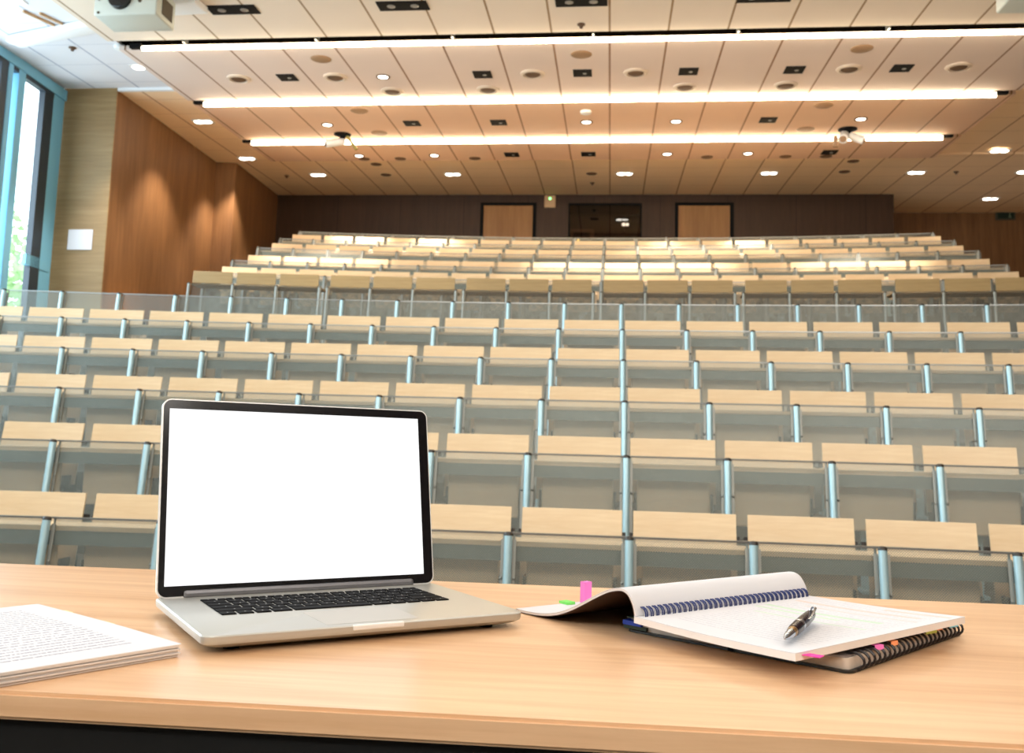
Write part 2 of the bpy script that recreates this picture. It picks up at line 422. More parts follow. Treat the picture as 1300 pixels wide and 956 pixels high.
# ------------------------------------------------------------------ ceiling
def ceil_piece(name, x0, x1, y0, y1, dz, th, m):
    b = MB(); v = []
    for (x, y, e) in ((x0, y0, 0), (x1, y0, 0), (x1, y1, 0), (x0, y1, 0), (x0, y0, th), (x1, y0, th), (x1, y1, th), (x0, y1, th)):
        v.append(b.bm.verts.new((x, y, cz(y, dz+e))))
    for f in ((3, 2, 1, 0), (4, 5, 6, 7), (0, 1, 5, 4), (1, 2, 6, 5), (2, 3, 7, 6), (3, 0, 4, 7)): b.bm.faces.new([v[i] for i in f])
    return struct(b.build(name, m))
SX0, SX1 = -6.64, 5.74
SD = -.07
slots = [(11.06, 11.36), (13.42, 13.58), (15.54, 15.68)]
ys = [-4.0]
for i, (a, c) in enumerate(slots):
    ceil_piece('ceiling_panel_%d' % (i+1), SX0, SX1, ys[-1], a, SD, .06, M[['ceil_slab', 'ceil_slab2', 'ceil_slab3'][i]]); ys.append(c)
ceil_piece('ceiling_panel_4', SX0, SX1, ys[-1], 17.0, SD, .06, M['ceil_slab3'])
ceil_piece('ceiling_void', SX0-.4, SX1+.4, -4, 17.1, .06, .05, M['slot'])
ceil_piece('ceiling_rear', -8.0, 10.0, 17.0, 22.1, 0, .05, M['ceil_rear'])
ceil_piece('ceiling_left', -8.9, SX0-.02, 13.14, 17.0, 0, .05, M['ceil_rear'])
ceil_piece('ceiling_left_window', -8.9, SX0-.02, -4, 13.08, .03, .05, M['ceil_left'])
ceil_piece('ceiling_right', SX1+.02, 10.0, -4, 17.0, .03, .05, M['ceil_rear'])
b = MB(); v = [(-7.62, 13.08), (SX0-.02, 13.08), (SX0-.02, 13.14), (-7.62, 13.14)]
b.prism(v, cz(13.1, -.015), cz(13.1, .05)); struct(b.build('ceiling_step_trim', M['white']))

# linear lamps in the slots
lampx = [(-6.26, 7.0), (-6.42, 5.44), (-6.48, 5.42)]
lamp_h = [.05, .065, .07]
names = ['nearest the laptop, longest, with a dark slot behind it', 'in the middle of the three', 'farthest back, beside the white ceiling cameras']
for i, ((a, c), (xa, xb)) in enumerate(zip(slots, lampx)):
    yl = c-[.11, .08, .07][i]
    xb2 = min(xb, SX1-.05)
    t = thing('linear_ceiling_lamp', 'glowing warm white ceiling light strip, '+names[i], 'light', ((xa+xb2)/2, yl, cz(yl, SD)), CROT, 'linear ceiling lamps')
    w = (xb2-xa)/2
    q = MB(); q.box(-w, w, -.02, .02, -lamp_h[i]-.004, -.004, bev=.008); q.build('diffuser', M['lamp'], t)
    for sgn in (-1, 1):
        q = MB(); q.box(min(sgn*w, sgn*(w+.16)), max(sgn*w, sgn*(w+.16)), -.04, .04, -.03, .03); q.build('end_cap', M['black'], t)
    for k in range(7):
        xk = -w+.6+k*(2*w-1.2)/6
        q = MB(); q.box(xk-.012, xk+.012, -.07, .06, .02, .10); q.build('hanger', M['rail'], t)

# fixtures set into the ceiling
def at(x, y, dz): return (x, y, cz(y, dz))
PLANE = {True: SD, False: 0.0}
def wallpos(x): return 'over the window side' if x < -5 else 'over the left seats' if x < -1.6 else 'over the middle' if x < 1.9 else 'over the right seats' if x < 5.2 else 'over the right-hand aisle'

q = MB(); q.lathe([(.10, 0), (.10, -.012), (.075, -.012), (.07, .012)], 24); me_ring = q.mesh('trim_ring', M['discdark'], True)
q = MB(); q.lathe([(.001, -.010), (.045, -.016), (.07, -.008), (.074, .002)], 20); me_lampd = q.mesh('lamp_face', M['spot'], True)
q = MB(); q.box(-.17, .17, -.10, .10, -.012, .0); me_twinplate = q.mesh('trim_plate', M['white_gloss'])
q = MB(); q.sph((-.065, 0, -.014), .085, (1, 1, .22)); q.sph((.075, 0, -.014), .075, (1, 1, .22)); me_twin = q.mesh('lamp_face', M['spot'], True)

def spot_light(parent, power, cone, blend, col, r=.06, rot=(0, 0, 0)):
    l = bpy.data.lights.new('spot_lamp', 'SPOT'); l.energy = power; l.spot_size = cone; l.spot_blend = blend; l.color = col; l.shadow_soft_size = r
    o = bpy.data.objects.new('spot_lamp', l); C.objects.link(o); o.parent = parent; o.location = (0, 0, -.06); o.rotation_euler = rot
    return o
WARM = (1, .88, .76)

lit = [(-7.30, 10.02, 'twin downlight in the top left corner of the picture'),
       (-6.766, 12.22, 'bright twin downlight in the pale ceiling near the blue window'),
       (-6.967, 14.67, 'bright twin downlight at the left edge, level with the middle light strip'),
       (-7.127, 17.0, 'bright twin downlight at the left edge, beyond the farthest light strip'),
       (-6.108, 18.28, 'bright twin downlight in the rear ceiling, leftmost of its row'),
       (-3.275, 18.28, 'bright twin downlight in the rear ceiling, second from the left'),
       (.215, 18.28, 'bright twin downlight in the rear ceiling above the dark booth window'),
       (3.048, 18.28, 'bright twin downlight in the rear ceiling above the second tan door'),
       (5.835, 18.28, 'bright twin downlight in the rear ceiling near the recessed wall corner'),
       (6.786, 16.78, 'bright twin downlight in the side ceiling just right of the farthest strip'),
       (8.0825, 20.54, 'bright twin downlight closest to the green exit sign'),
       (7.85, 18.27, 'bright twin downlight cut by the right edge of the picture')]
for (x, y, lab) in lit:
    t = thing('twin_downlight', lab, 'light', at(x, y, .03 if y < 13 else 0.), CROT, 'bright twin downlights in the outer ceiling')
    link('trim_plate', me_twinplate, t); link('lamp_face', me_twin, t)
    if y > 11: spot_light(t, 520, math.radians(90), .6, WARM, .07)
spot = [(-3.30, 12.50, 'lit round spot, the only bright one between the first two light strips'),
        (-4.80, 14.70, 'lit round spot just left above the left ceiling camera'),
        (-.457, 14.69, 'lit round spot below the small smoke detector'),
        (.985, 14.70, 'lit round spot right of the one below the smoke detector'),
        (3.864, 14.67, 'lit round spot above the right ceiling camera'),
        (-4.78, 16.62, 'lit round spot beside the arm of the left ceiling camera'),
        (-3.34, 16.62, 'lit round spot under the farthest strip, second from the left'),
        (.96, 16.62, 'lit round spot under the farthest strip, above the booth window side'),
        (2.40, 16.62, 'lit round spot under the farthest strip, rightmost of that line')]
for (x, y, lab) in spot:
    t = thing('round_spotlight', lab, 'light', at(x, y, SD), CROT, 'lit round spotlights in the ceiling panels')
    link('trim_ring', me_ring, t); link('lamp_face', me_lampd, t)
    spot_light(t, 450 if y < 13 else 1250, math.radians(62), .6, WARM, .06)
# unlit square fittings
q = MB(); q.box(-.13, .13, -.13, .13, -.012, 0.); me_sq = q.mesh('housing', M['black'])
q = MB(); q.lathe([(.001, -.017), (.022, -.019), (.03, -.012)], 14, Matrix.Translation((.03, 0, 0))); me_eye = q.mesh('lamp_face', M['rail'], True)
q = MB(); q.box(-.30, .30, -.12, .12, -.012, 0.); me_sq2 = q.mesh('housing', M['black'])
q = MB(); q.lathe([(.001, -.017), (.035, -.02), (.05, -.012)], 16); me_eye2 = q.mesh('lamp_face', M['rail'], True)
blk = [(-4.70, 12.47), (-1.86, 12.47), (-.455, 12.47), (1.0, 12.47), (2.42, 12.47), (3.826, 12.47),
       (-3.345, 14.67), (-1.896, 14.67), (2.433, 14.67), (-1.884, 16.6), (-.47, 16.6), (3.815, 16.57)]
line = {12: 'between the first and second light strips', 14: 'between the second and third light strips', 16: 'beyond the third light strip'}
cnt = {}
for (x, y) in blk:
    k = int(y); cnt[k] = cnt.get(k, 0)+1
    t = thing('square_spotlight', 'unlit black square spotlight %s, %s from the left' % (line[k], ordinal(cnt[k]-1)), 'light', at(x, y, SD), CROT, 'unlit square spotlights')
    link('housing', me_sq, t); link('lamp_face', me_eye, t)
for i, x in enumerate((-4.56, -2.49, -.402, 1.66)):
    t = thing('double_spotlight', 'unlit black double spotlight in the nearest ceiling panel, %s from the left' % ordinal(i), 'light', at(x, 10.19, SD), CROT, 'unlit double spotlights')
    link('housing', me_sq2, t)
    for s in (-.14, .14): link('lamp_face', me_eye2, t, (s, 0, 0))
# round air diffusers
q = MB(); q.lathe([(.17, 0), (.165, -.02), (.13, -.03), (.12, -.012)], 28); me_d1 = q.mesh('rim', M['rim_tan'], True)
q = MB(); q.lathe([(.001, -.03), (.08, -.034), (.105, -.022), (.115, -.004)], 24); me_d2 = q.mesh('centre_disc', M['discdark'], True)
rings = [(-5.433, 12.48), (-3.994, 12.48), (-1.154, 12.47), (.28, 12.48), (3.139, 12.46), (4.55, 12.45), (-3.307, 13.1), (-1.862, 13.08), (1.0, 13.08), (2.414, 13.07)]
for i, (x, y) in enumerate(rings):
    lab = ('round air diffuser in the line of black square spotlights, %s from the left' % ordinal(i)) if i < 6 else \
          ('round air diffuser close above the middle light strip, %s from the left' % ordinal(i-6))
    t = thing('air_diffuser', lab, 'air vent', at(x, y, SD), CROT, 'round air diffusers')
    link('rim', me_d1, t); link('centre_disc', me_d2, t)
q = MB(); q.lathe([(.001, -.012), (.12, -.014), (.14, -.004), (.142, 0)], 24); me_disc = q.mesh('ceiling_speaker', M['disc'], True)
discs = [(-3.988, 11.8), (-.452, 11.8), (3.125, 11.77), (-4.06, 14.0), (3.148, 13.99), (-4.035, 15.2), (3.123, 15.2)]
dl = ['just below the first light strip, leftmost of three', 'just below the first light strip, middle of three', 'just below the first light strip, rightmost of three',
      'just below the middle strip, on the left', 'just below the middle strip, on the right', 'just above the farthest strip, on the left', 'just above the farthest strip, on the right']
for (x, y), l in zip(discs, dl):
    tag(link('ceiling_speaker', me_disc, None, at(x, y, SD), CROT), 'flat tan round ceiling speaker '+l, 'speaker', 'flat round ceiling speakers')
q = MB(); q.lathe([(.001, -.01), (.09, -.012), (.11, -.002), (.11, 0)], 20); me_sm = q.mesh('ceiling_disc', M['discdark'], True)
small = [(-4.744, 16.85, 1), (-4.04, 16.85, 1), (-2.61, 16.85, 1), (1.696, 16.85, 1), (3.1, 16.85, 1), (3.816, 16.85, 1), (-4.68, 17.5, 0), (4.447, 17.45, 0), (-4.684, 18.33, 0), (-.446, 18.3, 0), (4.473, 18.22, 0)]
n1 = n2 = 0
for (x, y, s) in small:
    if s: l = 'small brown disc on the last panel edge, %s from the left' % ordinal(n1); n1 += 1
    else: l = 'small brown disc in the tiled rear ceiling, %s from the left' % ordinal(n2); n2 += 1
    tag(link('ceiling_disc', me_sm, None, at(x, y, SD if s else 0), CROT), l, 'ceiling fitting', 'small brown ceiling discs')
q = MB(); q.lathe([(.001, -.05), (.05, -.05), (.085, -.035), (.09, 0)], 20); me_sd = q.mesh('smoke_detector', M['white_gloss'], True)
tag(link('smoke_detector', me_sd, None, at(-.452, 14.15, SD), CROT), 'white smoke detector between the middle and farthest light strips', 'smoke detector')
tag(link('smoke_detector', me_sd, None, at(-6.70, 11.49, .03), CROT), 'white smoke detector at the left end of the first light strip', 'smoke detector')
q = MB(); q.lathe([(.001, -.05), (.02, -.05), (.025, -.02), (.05, -.012), (.05, 0)], 14); me_sp = q.mesh('sprinkler_head', M['discdark'], True)
for (x, y, d, l) in ((-.423, 10.83, SD, 'tiny dark sprinkler head in the nearest ceiling panel'), (-7.388, 11.48, .03, 'tiny dark sprinkler head in the pale window-side ceiling'),
                     (-.445, 19.05, 0, 'tiny dark sprinkler head in the rear tiles above the booth window'), (-6.816, 18.37, 0, 'tiny dark sprinkler head in the rear tiles on the left'),
                     (6.573, 18.25, 0, 'tiny dark sprinkler head in the rear tiles on the right')):
    tag(link('sprinkler_head', me_sp, None, at(x, y, d), CROT), l, 'sprinkler')

# big projectors
def projector(x, y, z, label, ceil_dz):
    t = thing('ceiling_projector', label, 'projector', (x, y, z))
    q = MB(); q.box(-.37, .37, 0, .44, 0, .34, bev=.02, seg=3); q.build('body', M['proj'], t, True)
    q = MB(); q.cyl((-.06, -.05, .19), (-.06, .02, .19), .125, .135, 28); q.cyl((-.06, -.055, .19), (-.06, -.05, .19), .10, .12, 28); q.build('lens', M['lens'], t, True)
    q = MB(); q.box(.365, .376, .12, .36, .06, .26); q.build('side_vent', M['vent'], t)
    q = MB(); q.cyl((.17, -.004, .16), (.17, .004, .16), .022); q.cyl((-.31, -.004, .03), (-.31, .004, .03), .016); q.cyl((-.31, -.004, .18), (-.31, .004, .18), .012); q.build('sensor', M['vent'], t)
    zc = cz(y+.3, ceil_dz)-z
    q = MB(); q.cyl((0, .22, .33), (0, .22, zc-.015), .035); q.box(-.13, .13, .09, .35, zc-.03, zc-.015); q.build('mount_pole', M['white'], t)
    return t
projector(-5.455, 9.38, 5.905, 'large grey ceiling projector with black lens, hanging near the window side', SD)
projector(4.35, 9.38, 5.905, 'grey projector corner hanging at the top right edge of the picture', SD)
# white box on the ceiling behind the projector, and the pale housing beside it
t = thing('junction_box', 'white flat box under the ceiling just right of the large projector', 'box', at(-5.08, 9.98, SD-.006), (CROT[0], 0, math.radians(-4)))
q = MB(); q.box(-.32, .24, -.16, .14, -.085, 0, bev=.012); q.build('casing', M['white'], t)
q = MB(); q.box(-.32, .24, -.168, -.160, -.075, -.01); q.build('cover', M['white_gloss'], t)
t = thing('screen_housing', 'long white ceiling housing beside the large projector, above the window', 'housing', at(-7.2, 10.9, .03), (CROT[0], 0, math.radians(-17)))
q = MB(); q.box(-.82, .82, -.16, .10, -.10, 0, bev=.035, seg=3); q.build('casing', M['white'], t, True)
q = MB(); q.box(.06, .085, -.62, -.16, -.03, 0); q.box(.20, .225, -.50, -.16, -.03, 0); q.build('mount_bracket', M['box_cream'], t)

# ceiling cameras
def bullet_camera(label, x, y, heads):
    t = thing('ceiling_camera', label, 'camera', at(x, y, SD), CROT)
    q = MB(); q.lathe([(.15, 0), (.15, -.02), (.06, -.05), (.05, -.09)], 20); q.build('mount', M['black'], t, True)
    for (p0, p1, r, lens) in heads:
        d = (Vector(p1)-Vector(p0)).normalized()
        q = MB(); q.cyl(p0, p1, r, r*1.1, 20); q.sph(p0, r*.98); h = q.build('head', M['white_gloss'], t, True)
        q = MB(); q.cyl(Vector(p1), Vector(p1)+d*.02, r*.72, r*.7, 18); q.build('lens', M['lens'] if lens else M['disc'], h)
    return t
c1 = bullet_camera('white bullet camera on a dark mount at the left part of the farthest strip', -4.70, 15.25, [((.0, 0, -.13), (-.26, -.10, -.20), .062, True)])
q = MB(); q.box(.0, .05, -.03, .03, -.36, -.07, Matrix.Translation((.02, 0, 0)) @ Matrix.Rotation(math.radians(-38), 4, 'Y')); q.build('arm', mat('olive_arm', s2l(150, 135, 60), .5), c1)
c2 = bullet_camera('white twin-headed camera on a dark mount at the right part of the farthest strip', 3.79, 15.2, [((-.05, 0, -.10), (-.10, -.12, -.20), .075, False), ((.05, 0, -.12), (.24, -.06, -.21), .062, False)])
q = MB(); q.box(-.22, -.16, -.03, .03, -.30, -.12); q.build('arm', M['disc'], c2)

# emergency box, exit sign, notice
t = thing('mounted_emergency_light', 'cream wall box with a small green lamp on the back wall', 'emergency light', (-1.395, BY, 6.663))
q = MB(); q.box(-.125, .125, -.07, 0, -.14, .14, bev=.02); q.build('housing', M['box_cream'], t)
q = MB(); q.sph((0, -.07, .06), .03, (1, .4, 1)); q.build('lamp', M['green_led'], t)
t = thing('exit_sign', 'dark green exit sign with pale pictogram high on the recessed wall', 'sign', (8.97, 22.0, 6.835))
q = MB(); q.box(-.215, .215, -.04, 0, -.10, .10, bev=.008); q.build('housing', mat('sign_frame', s2l(70, 66, 50), .5), t)
q = MB(); q.box(-.175, .175, -.046, -.038, -.07, .08); q.build('sign_face', M['green'], t)
q = MB(); q.sph((.09, -.047, .045), .016, (1, .2, 1)); q.box(.07, .10, -.05, -.046, -.02, .03); q.box(.06, .08, -.05, -.046, -.055, -.015); q.box(.095, .12, -.05, -.046, -.055, -.015)
q.build('pictogram', mat('sign_pale', s2l(110, 120, 95), .5), t)
q = MB(); q.box(-.195, .195, -.006, 0, -.155, .155); o = q.build('wall_notice', M['page'], None, False, (-8.035, 13.085, 4.18))
tag(o, 'blank white paper notice pinned on the wooden pillar', 'notice')

# ------------------------------------------------------------------ window wall on the left
def wx(y): return -8.49+(13.08-y)*.053
wr = math.atan(.053)
W = thing('window_1', 'tall blue framed window wall beside the wooden pillar', 'window', (wx(13.08), 13.08, 0), (0, 0, wr)); W['kind'] = 'structure'
# local: y runs along the wall (negative towards the stage), x into the room
def wbox(y0, y1, z0, z1, x0=-.10, x1=.04): q = MB(); q.box(x0, x1, y0-13.08, y1-13.08, z0, z1); return q
ZT = 6.30
def mull(y0, y1, m, x0=-.10, x1=.04, z0=2.4, z1=6.45): wbox(y0, y1, z0, z1, x0, x1).build('mullion', m, W)
mull(12.76, 13.075, M['frame_blue'], -.02, .02)
mull(12.52, 12.76, M['frame_dark'], -.06, .03)
mull(11.84, 12.0, M['frame_blue'], -.10, .04)
mull(11.60, 11.70, M['frame_blue'], -.10, .04)
mull(11.44, 11.60, M['frame_dark'], -.06, .03)
for k in range(6):
    yb = 11.44-1.62*(k+1)
    mull(yb, yb+.12, M['frame_dark'], -.06, .03); mull(yb+.12, yb+.24, M['frame_blue'])
wbox(-4, 13.08, 6.36, 6.52, -.08, .05).build('head_rail', M['frame_blue'], W)
wbox(-4, 12.76, ZT, 6.36, -.06, .035).build('head_trim', M['frame_dark'], W)
wbox(12.40, 13.0, 3.66, 3.82, -.03, .03).build('transom', M['frame_blue'], W)
wbox(-4, 13.0, 2.2, 2.42, -.10, .12).build('window_sill', M['frame_blue'], W)
q = MB(); q.quad((-.05, -17, 2.4), (-.05, -.3, 2.4), (-.05, -.3, 6.4), (-.05, -17, 6.4)); q.build('window_pane', M['glass'], W)
b = MB(); b.box(-.12, 0, -17.08, 0, 0, 2.3); o = b.build('wall_left', M['plaster'], None, False, (wx(13.08), 13.08, 0), (0, 0, wr)); struct(o)
b = MB(); b.box(-.12, 0, -17.08, 0, 6.5, 6.75); o = b.build('wall_left_head', M['frame_blue'], None, False, (wx(13.08), 13.08, 0), (0, 0, wr)); struct(o)

# outside: paving and leafy trees in daylight
b = MB(); b.quad((-60, -30, -.2), (-8.9, -30, -.2), (-8.9, 60, -.2), (-60, 60, -.2)); struct(b.build('ground', M['paving']))
def tree(x, y, h, r, label, m):
    t = thing('leafy_tree', label, 'tree', (x, y, -.2), (0, 0, 0), 'trees outside the window')
    q = MB(); q.tube([(0, 0, 0), (.05, .03, h*.3), (-.04, .05, h*.55), (0, 0, h*.8)], .14, 8); q.build('trunk', M['bark'], t)
    q = MB()
    for i in range(2600):
        a, u = random.random()*2*PI, random.random()*2-1; rr = r*(.55+.5*random.random())*(1+.18*math.sin(5*a)+.15*math.sin(7*u))
        p = Vector((rr*math.sqrt(1-u*u)*math.cos(a), rr*math.sqrt(1-u*u)*math.sin(a), h*.62+u*rr*1.35))
        d1 = Vector((random.gauss(0, 1), random.gauss(0, 1), random.gauss(0, 1))).normalized(); d2 = d1.orthogonal().normalized(); s = .09+.1*random.random()
        q.quad(p-d1*s, p-d2*s*.6, p+d1*s, p+d2*s*.6)
    q.build('crown', m, t)
tree(-17.5, 24.0, 7.5, 2.3, 'pale sunlit leafy tree outside the window, seen beside the pillar', M['leaf2'])
tree(-23.0, 29.0, 9.0, 2.2, 'greener leafy tree outside the window, behind the paler one', M['leaf'])

# ------------------------------------------------------------------ desk rows
def mk_panel(h, mm='perf'):
    q = MB(); q.quad((-.281, 0, -h), (.281, 0, -h), (.281, 0, 0), (-.281, 0, 0)); return q.mesh('perforated_panel', M[mm])
me_panel = mk_panel(.62); me_panel_t = mk_panel(.92, 'perf_shaded')
def mk_post(h, mm='steel'):
    q = MB(); q.cyl((0, 0, -h), (0, 0, -.012), .021, n=18); return q.mesh('post', M[mm], True)
me_post = mk_post(.80); me_post_t = mk_post(1.03, 'steel_dim'); me_post_u = mk_post(.80, 'steel_dim')
q = MB(); q.lathe([(.0225, -.014), (.0225, -.004), (.017, .004), (.001, .007)], 18); me_cap = q.mesh('post_cap', M['cap'], True)
q = MB()
for s in (-1, 1):
    q.box(min(s*.018, s*.038), max(s*.018, s*.038), .022, .029, -.62, -.03)
    for z in (-.22, -.50): q.sph((s*.033, .018, z), .008, (1, .8, 1), 10, 6)
me_brk = q.mesh('panel_bracket', M['bracket'], True)

def arc_strip(y0, x0, x1, dz0, dz1, ya, yb, n=20):
    b = MB(); R = []
    for i in range(n+1):
        x = x0+(x1-x0)*i/n; y = arc(y0, x)
        R.append([b.bm.verts.new(v) for v in ((x, y+ya, dz0), (x, y+yb, dz0), (x, y+yb, dz1), (x, y+ya, dz1))])
    for a, c in zip(R, R[1:]):
        for k in range(4): b.bm.faces.new((a[k], a[(k+1) % 4], c[(k+1) % 4], c[k]))
    b.bm.faces.new(R[0][::-1]); b.bm.faces.new(R[-1]); return b

def desk_row(label, cat, y0, zt, x0, n0, n1, desktop=True, group=None):
    t = thing('desk_row' if desktop else 'barrier_rail', label, cat, (0, y0, zt), (0, 0, 0), group)
    for n in range(n0, n1+1):
        x = x0+BAY*n; y = arc(0, x)
        p = link('post', me_post_u if y0 > 13 else me_post, t, (x, y-.03, 0), (LEAN, 0, arot(x)))
        link('post_cap', me_cap, p); link('panel_bracket', me_brk, p)
        if n < n1:
            xm = x+BAY/2; link('perforated_panel', me_panel, t, (xm, arc(0, xm), -.006), (LEAN, 0, arot(xm)))
    arc_strip(0, x0+BAY*n0, x0+BAY*n1, -.008, .002, -.006, .012).build('top_rail', M['rail'], t)
    if desktop:
        plabel(arc_strip(0, x0+BAY*n0, x0+BAY*n1, -.068, -.045, .02, .25).build('desktop', M['beech'], t), 'beech writing top behind the perforated panels')
        plabel(arc_strip(0, x0+BAY*n0, x0+BAY*n1, -.145, -.072, .03, .045).build('desktop_shade', M['shade_strip'], t), 'dark grey-green strip added as shade under the writing top')  # dark strip added to deepen the shade below the desktop
    return t
rowname = ['front', 'second', 'third', 'fourth', 'fifth']
for i in range(5):
    desk_row('%s desk row from the lecture desk: perforated steel panels between blue-grey posts' % rowname[i], 'desk', *LOW[i], X0L, -12, 8, True, 'perforated desk rows')
desk_row('perforated steel barrier without seats in front of the cross aisle', 'barrier', *LOW[5], X0L, -12, 8, False)
upn = ['first', 'second', 'third', 'fourth']
for i in range(4):
    desk_row('%s desk row behind the tan boards of the cross aisle, pale perforated panels' % upn[i], 'desk', *UP[i], X0U, -10, 10, True, 'perforated desk rows')
desk_row('topmost perforated steel rail along the back, below the doors', 'barrier', *UP[4], X0U, -10, 10, False)

# first row above the cross aisle: tan boards on top of perforated panels, three bays to a module
AY, AZ = 12.81, 3.40
t = thing('boarded_desk_row', 'desk row with wide tan boards on posts just above the cross aisle', 'desk', (0, AY, AZ))
q = MB(); q.box(-.275, .275, -.006, .014, 0.006, .183, bev=.004); me_board = q.mesh('front_board', M['beech_shaded'])
for mod in range(-3, 3):
    xs0 = -.145+1.92*mod
    for k in range(4):
        x = xs0+.603*k; y = arc(0, x)
        p = link('post', me_post_t, t, (x, y-.03, 0), (LEAN, 0, arot(x))); link('post_cap', me_cap, p)
        if k < 3:
            xm = x+.3015; ym = arc(0, xm)
            link('front_board', me_board, t, (xm, ym, 0), (LEAN, 0, arot(xm)))
            link('perforated_panel', me_panel_t, t, (xm, ym, -.002), (LEAN, 0, arot(xm)))
    arc_strip(0, xs0, xs0+1.809, -.02, .0, .02, .33, 6).build('desktop', M['beech_shaded'], t)

# ------------------------------------------------------------------ seats
def make_seat(up):
    t = thing('tip_up_chair', 'x', 'seat')
    dz = .09 if up else 0.
    # backrest: gently curved ply board leaning back a touch
    b = MB(); n, hh = 10, .40; R = []
    for i in range(n+1):
        x = -.27+.54*i/n; yy = .012*(1-(2*i/n-1)**2)
        R.append([b.bm.verts.new(v) for v in ((x, yy-.085, .50+dz), (x, yy-.012-.085, .50+dz), (x, yy-.012, .905+dz), (x, yy, .905+dz))])
    for a, c in zip(R, R[1:]):
        for k in range(4): b.bm.faces.new((a[k], a[(k+1) % 4], c[(k+1) % 4], c[k]))
    b.bm.faces.new(R[0][::-1]); b.bm.faces.new(R[-1])
    b.build('backrest', M['beech'], t)
    # tip-up seat pan folded against the backrest
    q = MB(); q.box(-.225, .225, -.20, -.178, .38, .67, Matrix.Translation((0, 0, 0)), .01); q.build('seat_pan', M['beech_lit'], t)
    q = MB(); mb_ = Matrix.Translation((0, 0, .905+dz)) @ Matrix.Rotation(LEAN*1.4, 4, 'X') @ Matrix.Translation((0, 0, -.905-dz))
    q.box(-.290, .290, .018, .036, .758, .790, mb_); q.box(-.245, -.21, .016, .034, .50+dz, .80, mb_); q.box(.21, .245, .016, .034, .50+dz, .80, mb_); q.build('back_beam', M['beam'], t)
    q = MB(); q.box(-.05, .05, -.06, -.03, 0.0, .60); q.box(-.06, .06, -.14, .03, 0., .02); q.build('pedestal', M['steel'], t)
    for s in (-1, 1):
        q = MB(); q.box(s*.235-.008, s*.235+.008, -.185, .0, .40, .56); q.build('hinge_plate', M['beam'], t)
    return t
seatL = make_seat(False); seatU = make_seat(True)
used = {'L': False, 'U': False}
def put_seat(up, x, y0, z, label, group):
    k = 'U' if up else 'L'; src = seatU if up else seatL
    if used[k]: o = copy_tree(src)
    else: o = src; used[k] = True
    o.location = (x, arc(y0, x), z); o.rotation_euler = (0, 0, arot(x)); tag(o, label, 'chair', group)
low_n = [(-6, 3), (-7, 3), (-9, 4), (-10, 5), (-11, 6)]
extra = [.384, .372, .385, .37, .40]
for r in range(5):
    a, c = low_n[r]; y0, zt = LOW[r]
    for n in range(a, c+1):
        if r == 0:
            lab = {-6: 'beech seat in the front row cut by the left edge of the picture', -5: 'beech seat in the front row just left of the laptop',
                   -4: 'beech seat in the front row hidden behind the left half of the laptop screen', -3: 'beech seat in the front row hidden behind the right half of the laptop screen'}.get(n) or \
                  'beech seat in the front row, %s to the right of the laptop' % ordinal(n+2)
        elif r == 1:
            lab = {-7: 'beech seat in the second row cut by the left edge of the picture', -6: 'beech seat in the second row just left of the laptop',
                   -5: 'beech seat in the second row hidden behind the left half of the laptop screen', -4: 'beech seat in the second row hidden behind the right half of the laptop screen',
                   -3: 'beech seat in the second row, a sliver beside the laptop screen edge'}.get(n) or \
                  'beech seat in the second row, %s fully shown right of the laptop' % ordinal(n+2)
        elif n == c: lab = 'beech seat in the %s row, last one at the right edge of the picture' % rowname[r]
        else: lab = 'beech seat in the %s row, %s from the left edge of the picture' % (rowname[r], ordinal(n-a))
        put_seat(False, X0L+BAY*(n+.5), y0+extra[r], zt-.80+[0, .01, .02, .03, .04][r], lab, 'beech seats in the %s row' % rowname[r])
for r in range(4):
    y0, zt = UP[r]
    for n in range(-10, 10):
        if n < 0: w = '%s from its left end' % ordinal(n+10)
        else: w = '%s from its right end' % ordinal(9-n)
        put_seat(True, X0U+BAY*(n+.5), y0+.52, zt-.80, 'beech seat in the %s row above the cross aisle boards, %s' % (upn[r] if r < 3 else 'topmost', w), 'beech seats in the upper rows')

# ------------------------------------------------------------------ lecture desk
DZ = 1.0218
desk = thing('lecture_desk', 'wide beech topped lecture desk carrying the laptop and papers', 'desk', (0, 1.08, 0))
da = .0185
def dy(x, y): return y+da*x-1.08
b = MB(); b.prism([(-1.75, dy(-1.75, .732)), (1.75, dy(1.75, .732)), (1.75, dy(1.75, 1.4315)), (-1.75, dy(-1.75, 1.4315))], DZ-.022, DZ)
es = [e for e in b.bm.edges]; bmesh.ops.bevel(b.bm, geom=es, offset=.003, segments=2, affect='EDGES'); b.build('desk_top', M['desk'], desk)
b = MB(); b.prism([(-1.70, dy(-1.7, 1.36)), (1.70, dy(1.7, 1.36)), (1.70, dy(1.7, 1.385)), (-1.70, dy(-1.7, 1.385))], .10, DZ-.022); b.build('front_panel', M['desk'], desk)
b = MB(); b.prism([(-1.70, dy(-1.7, .744)), (1.70, dy(1.7, .744)), (1.70, dy(1.7, .764)), (-1.70, dy(-1.7, .764))], .0, DZ-.022); plabel(b.build('back_panel', M['laminate'], desk), 'black laminate panel on the lecturer side')
for s in (-1, 1):
    b = MB(); b.prism([(s*1.70-.0125, dy(s*1.7, .764)), (s*1.70+.0125, dy(s*1.7, .764)), (s*1.70+.0125, dy(s*1.7, 1.36)), (s*1.70-.0125, dy(s*1.7, 1.36))], 0., DZ-.022); b.build('side_panel', M['desk'], desk)

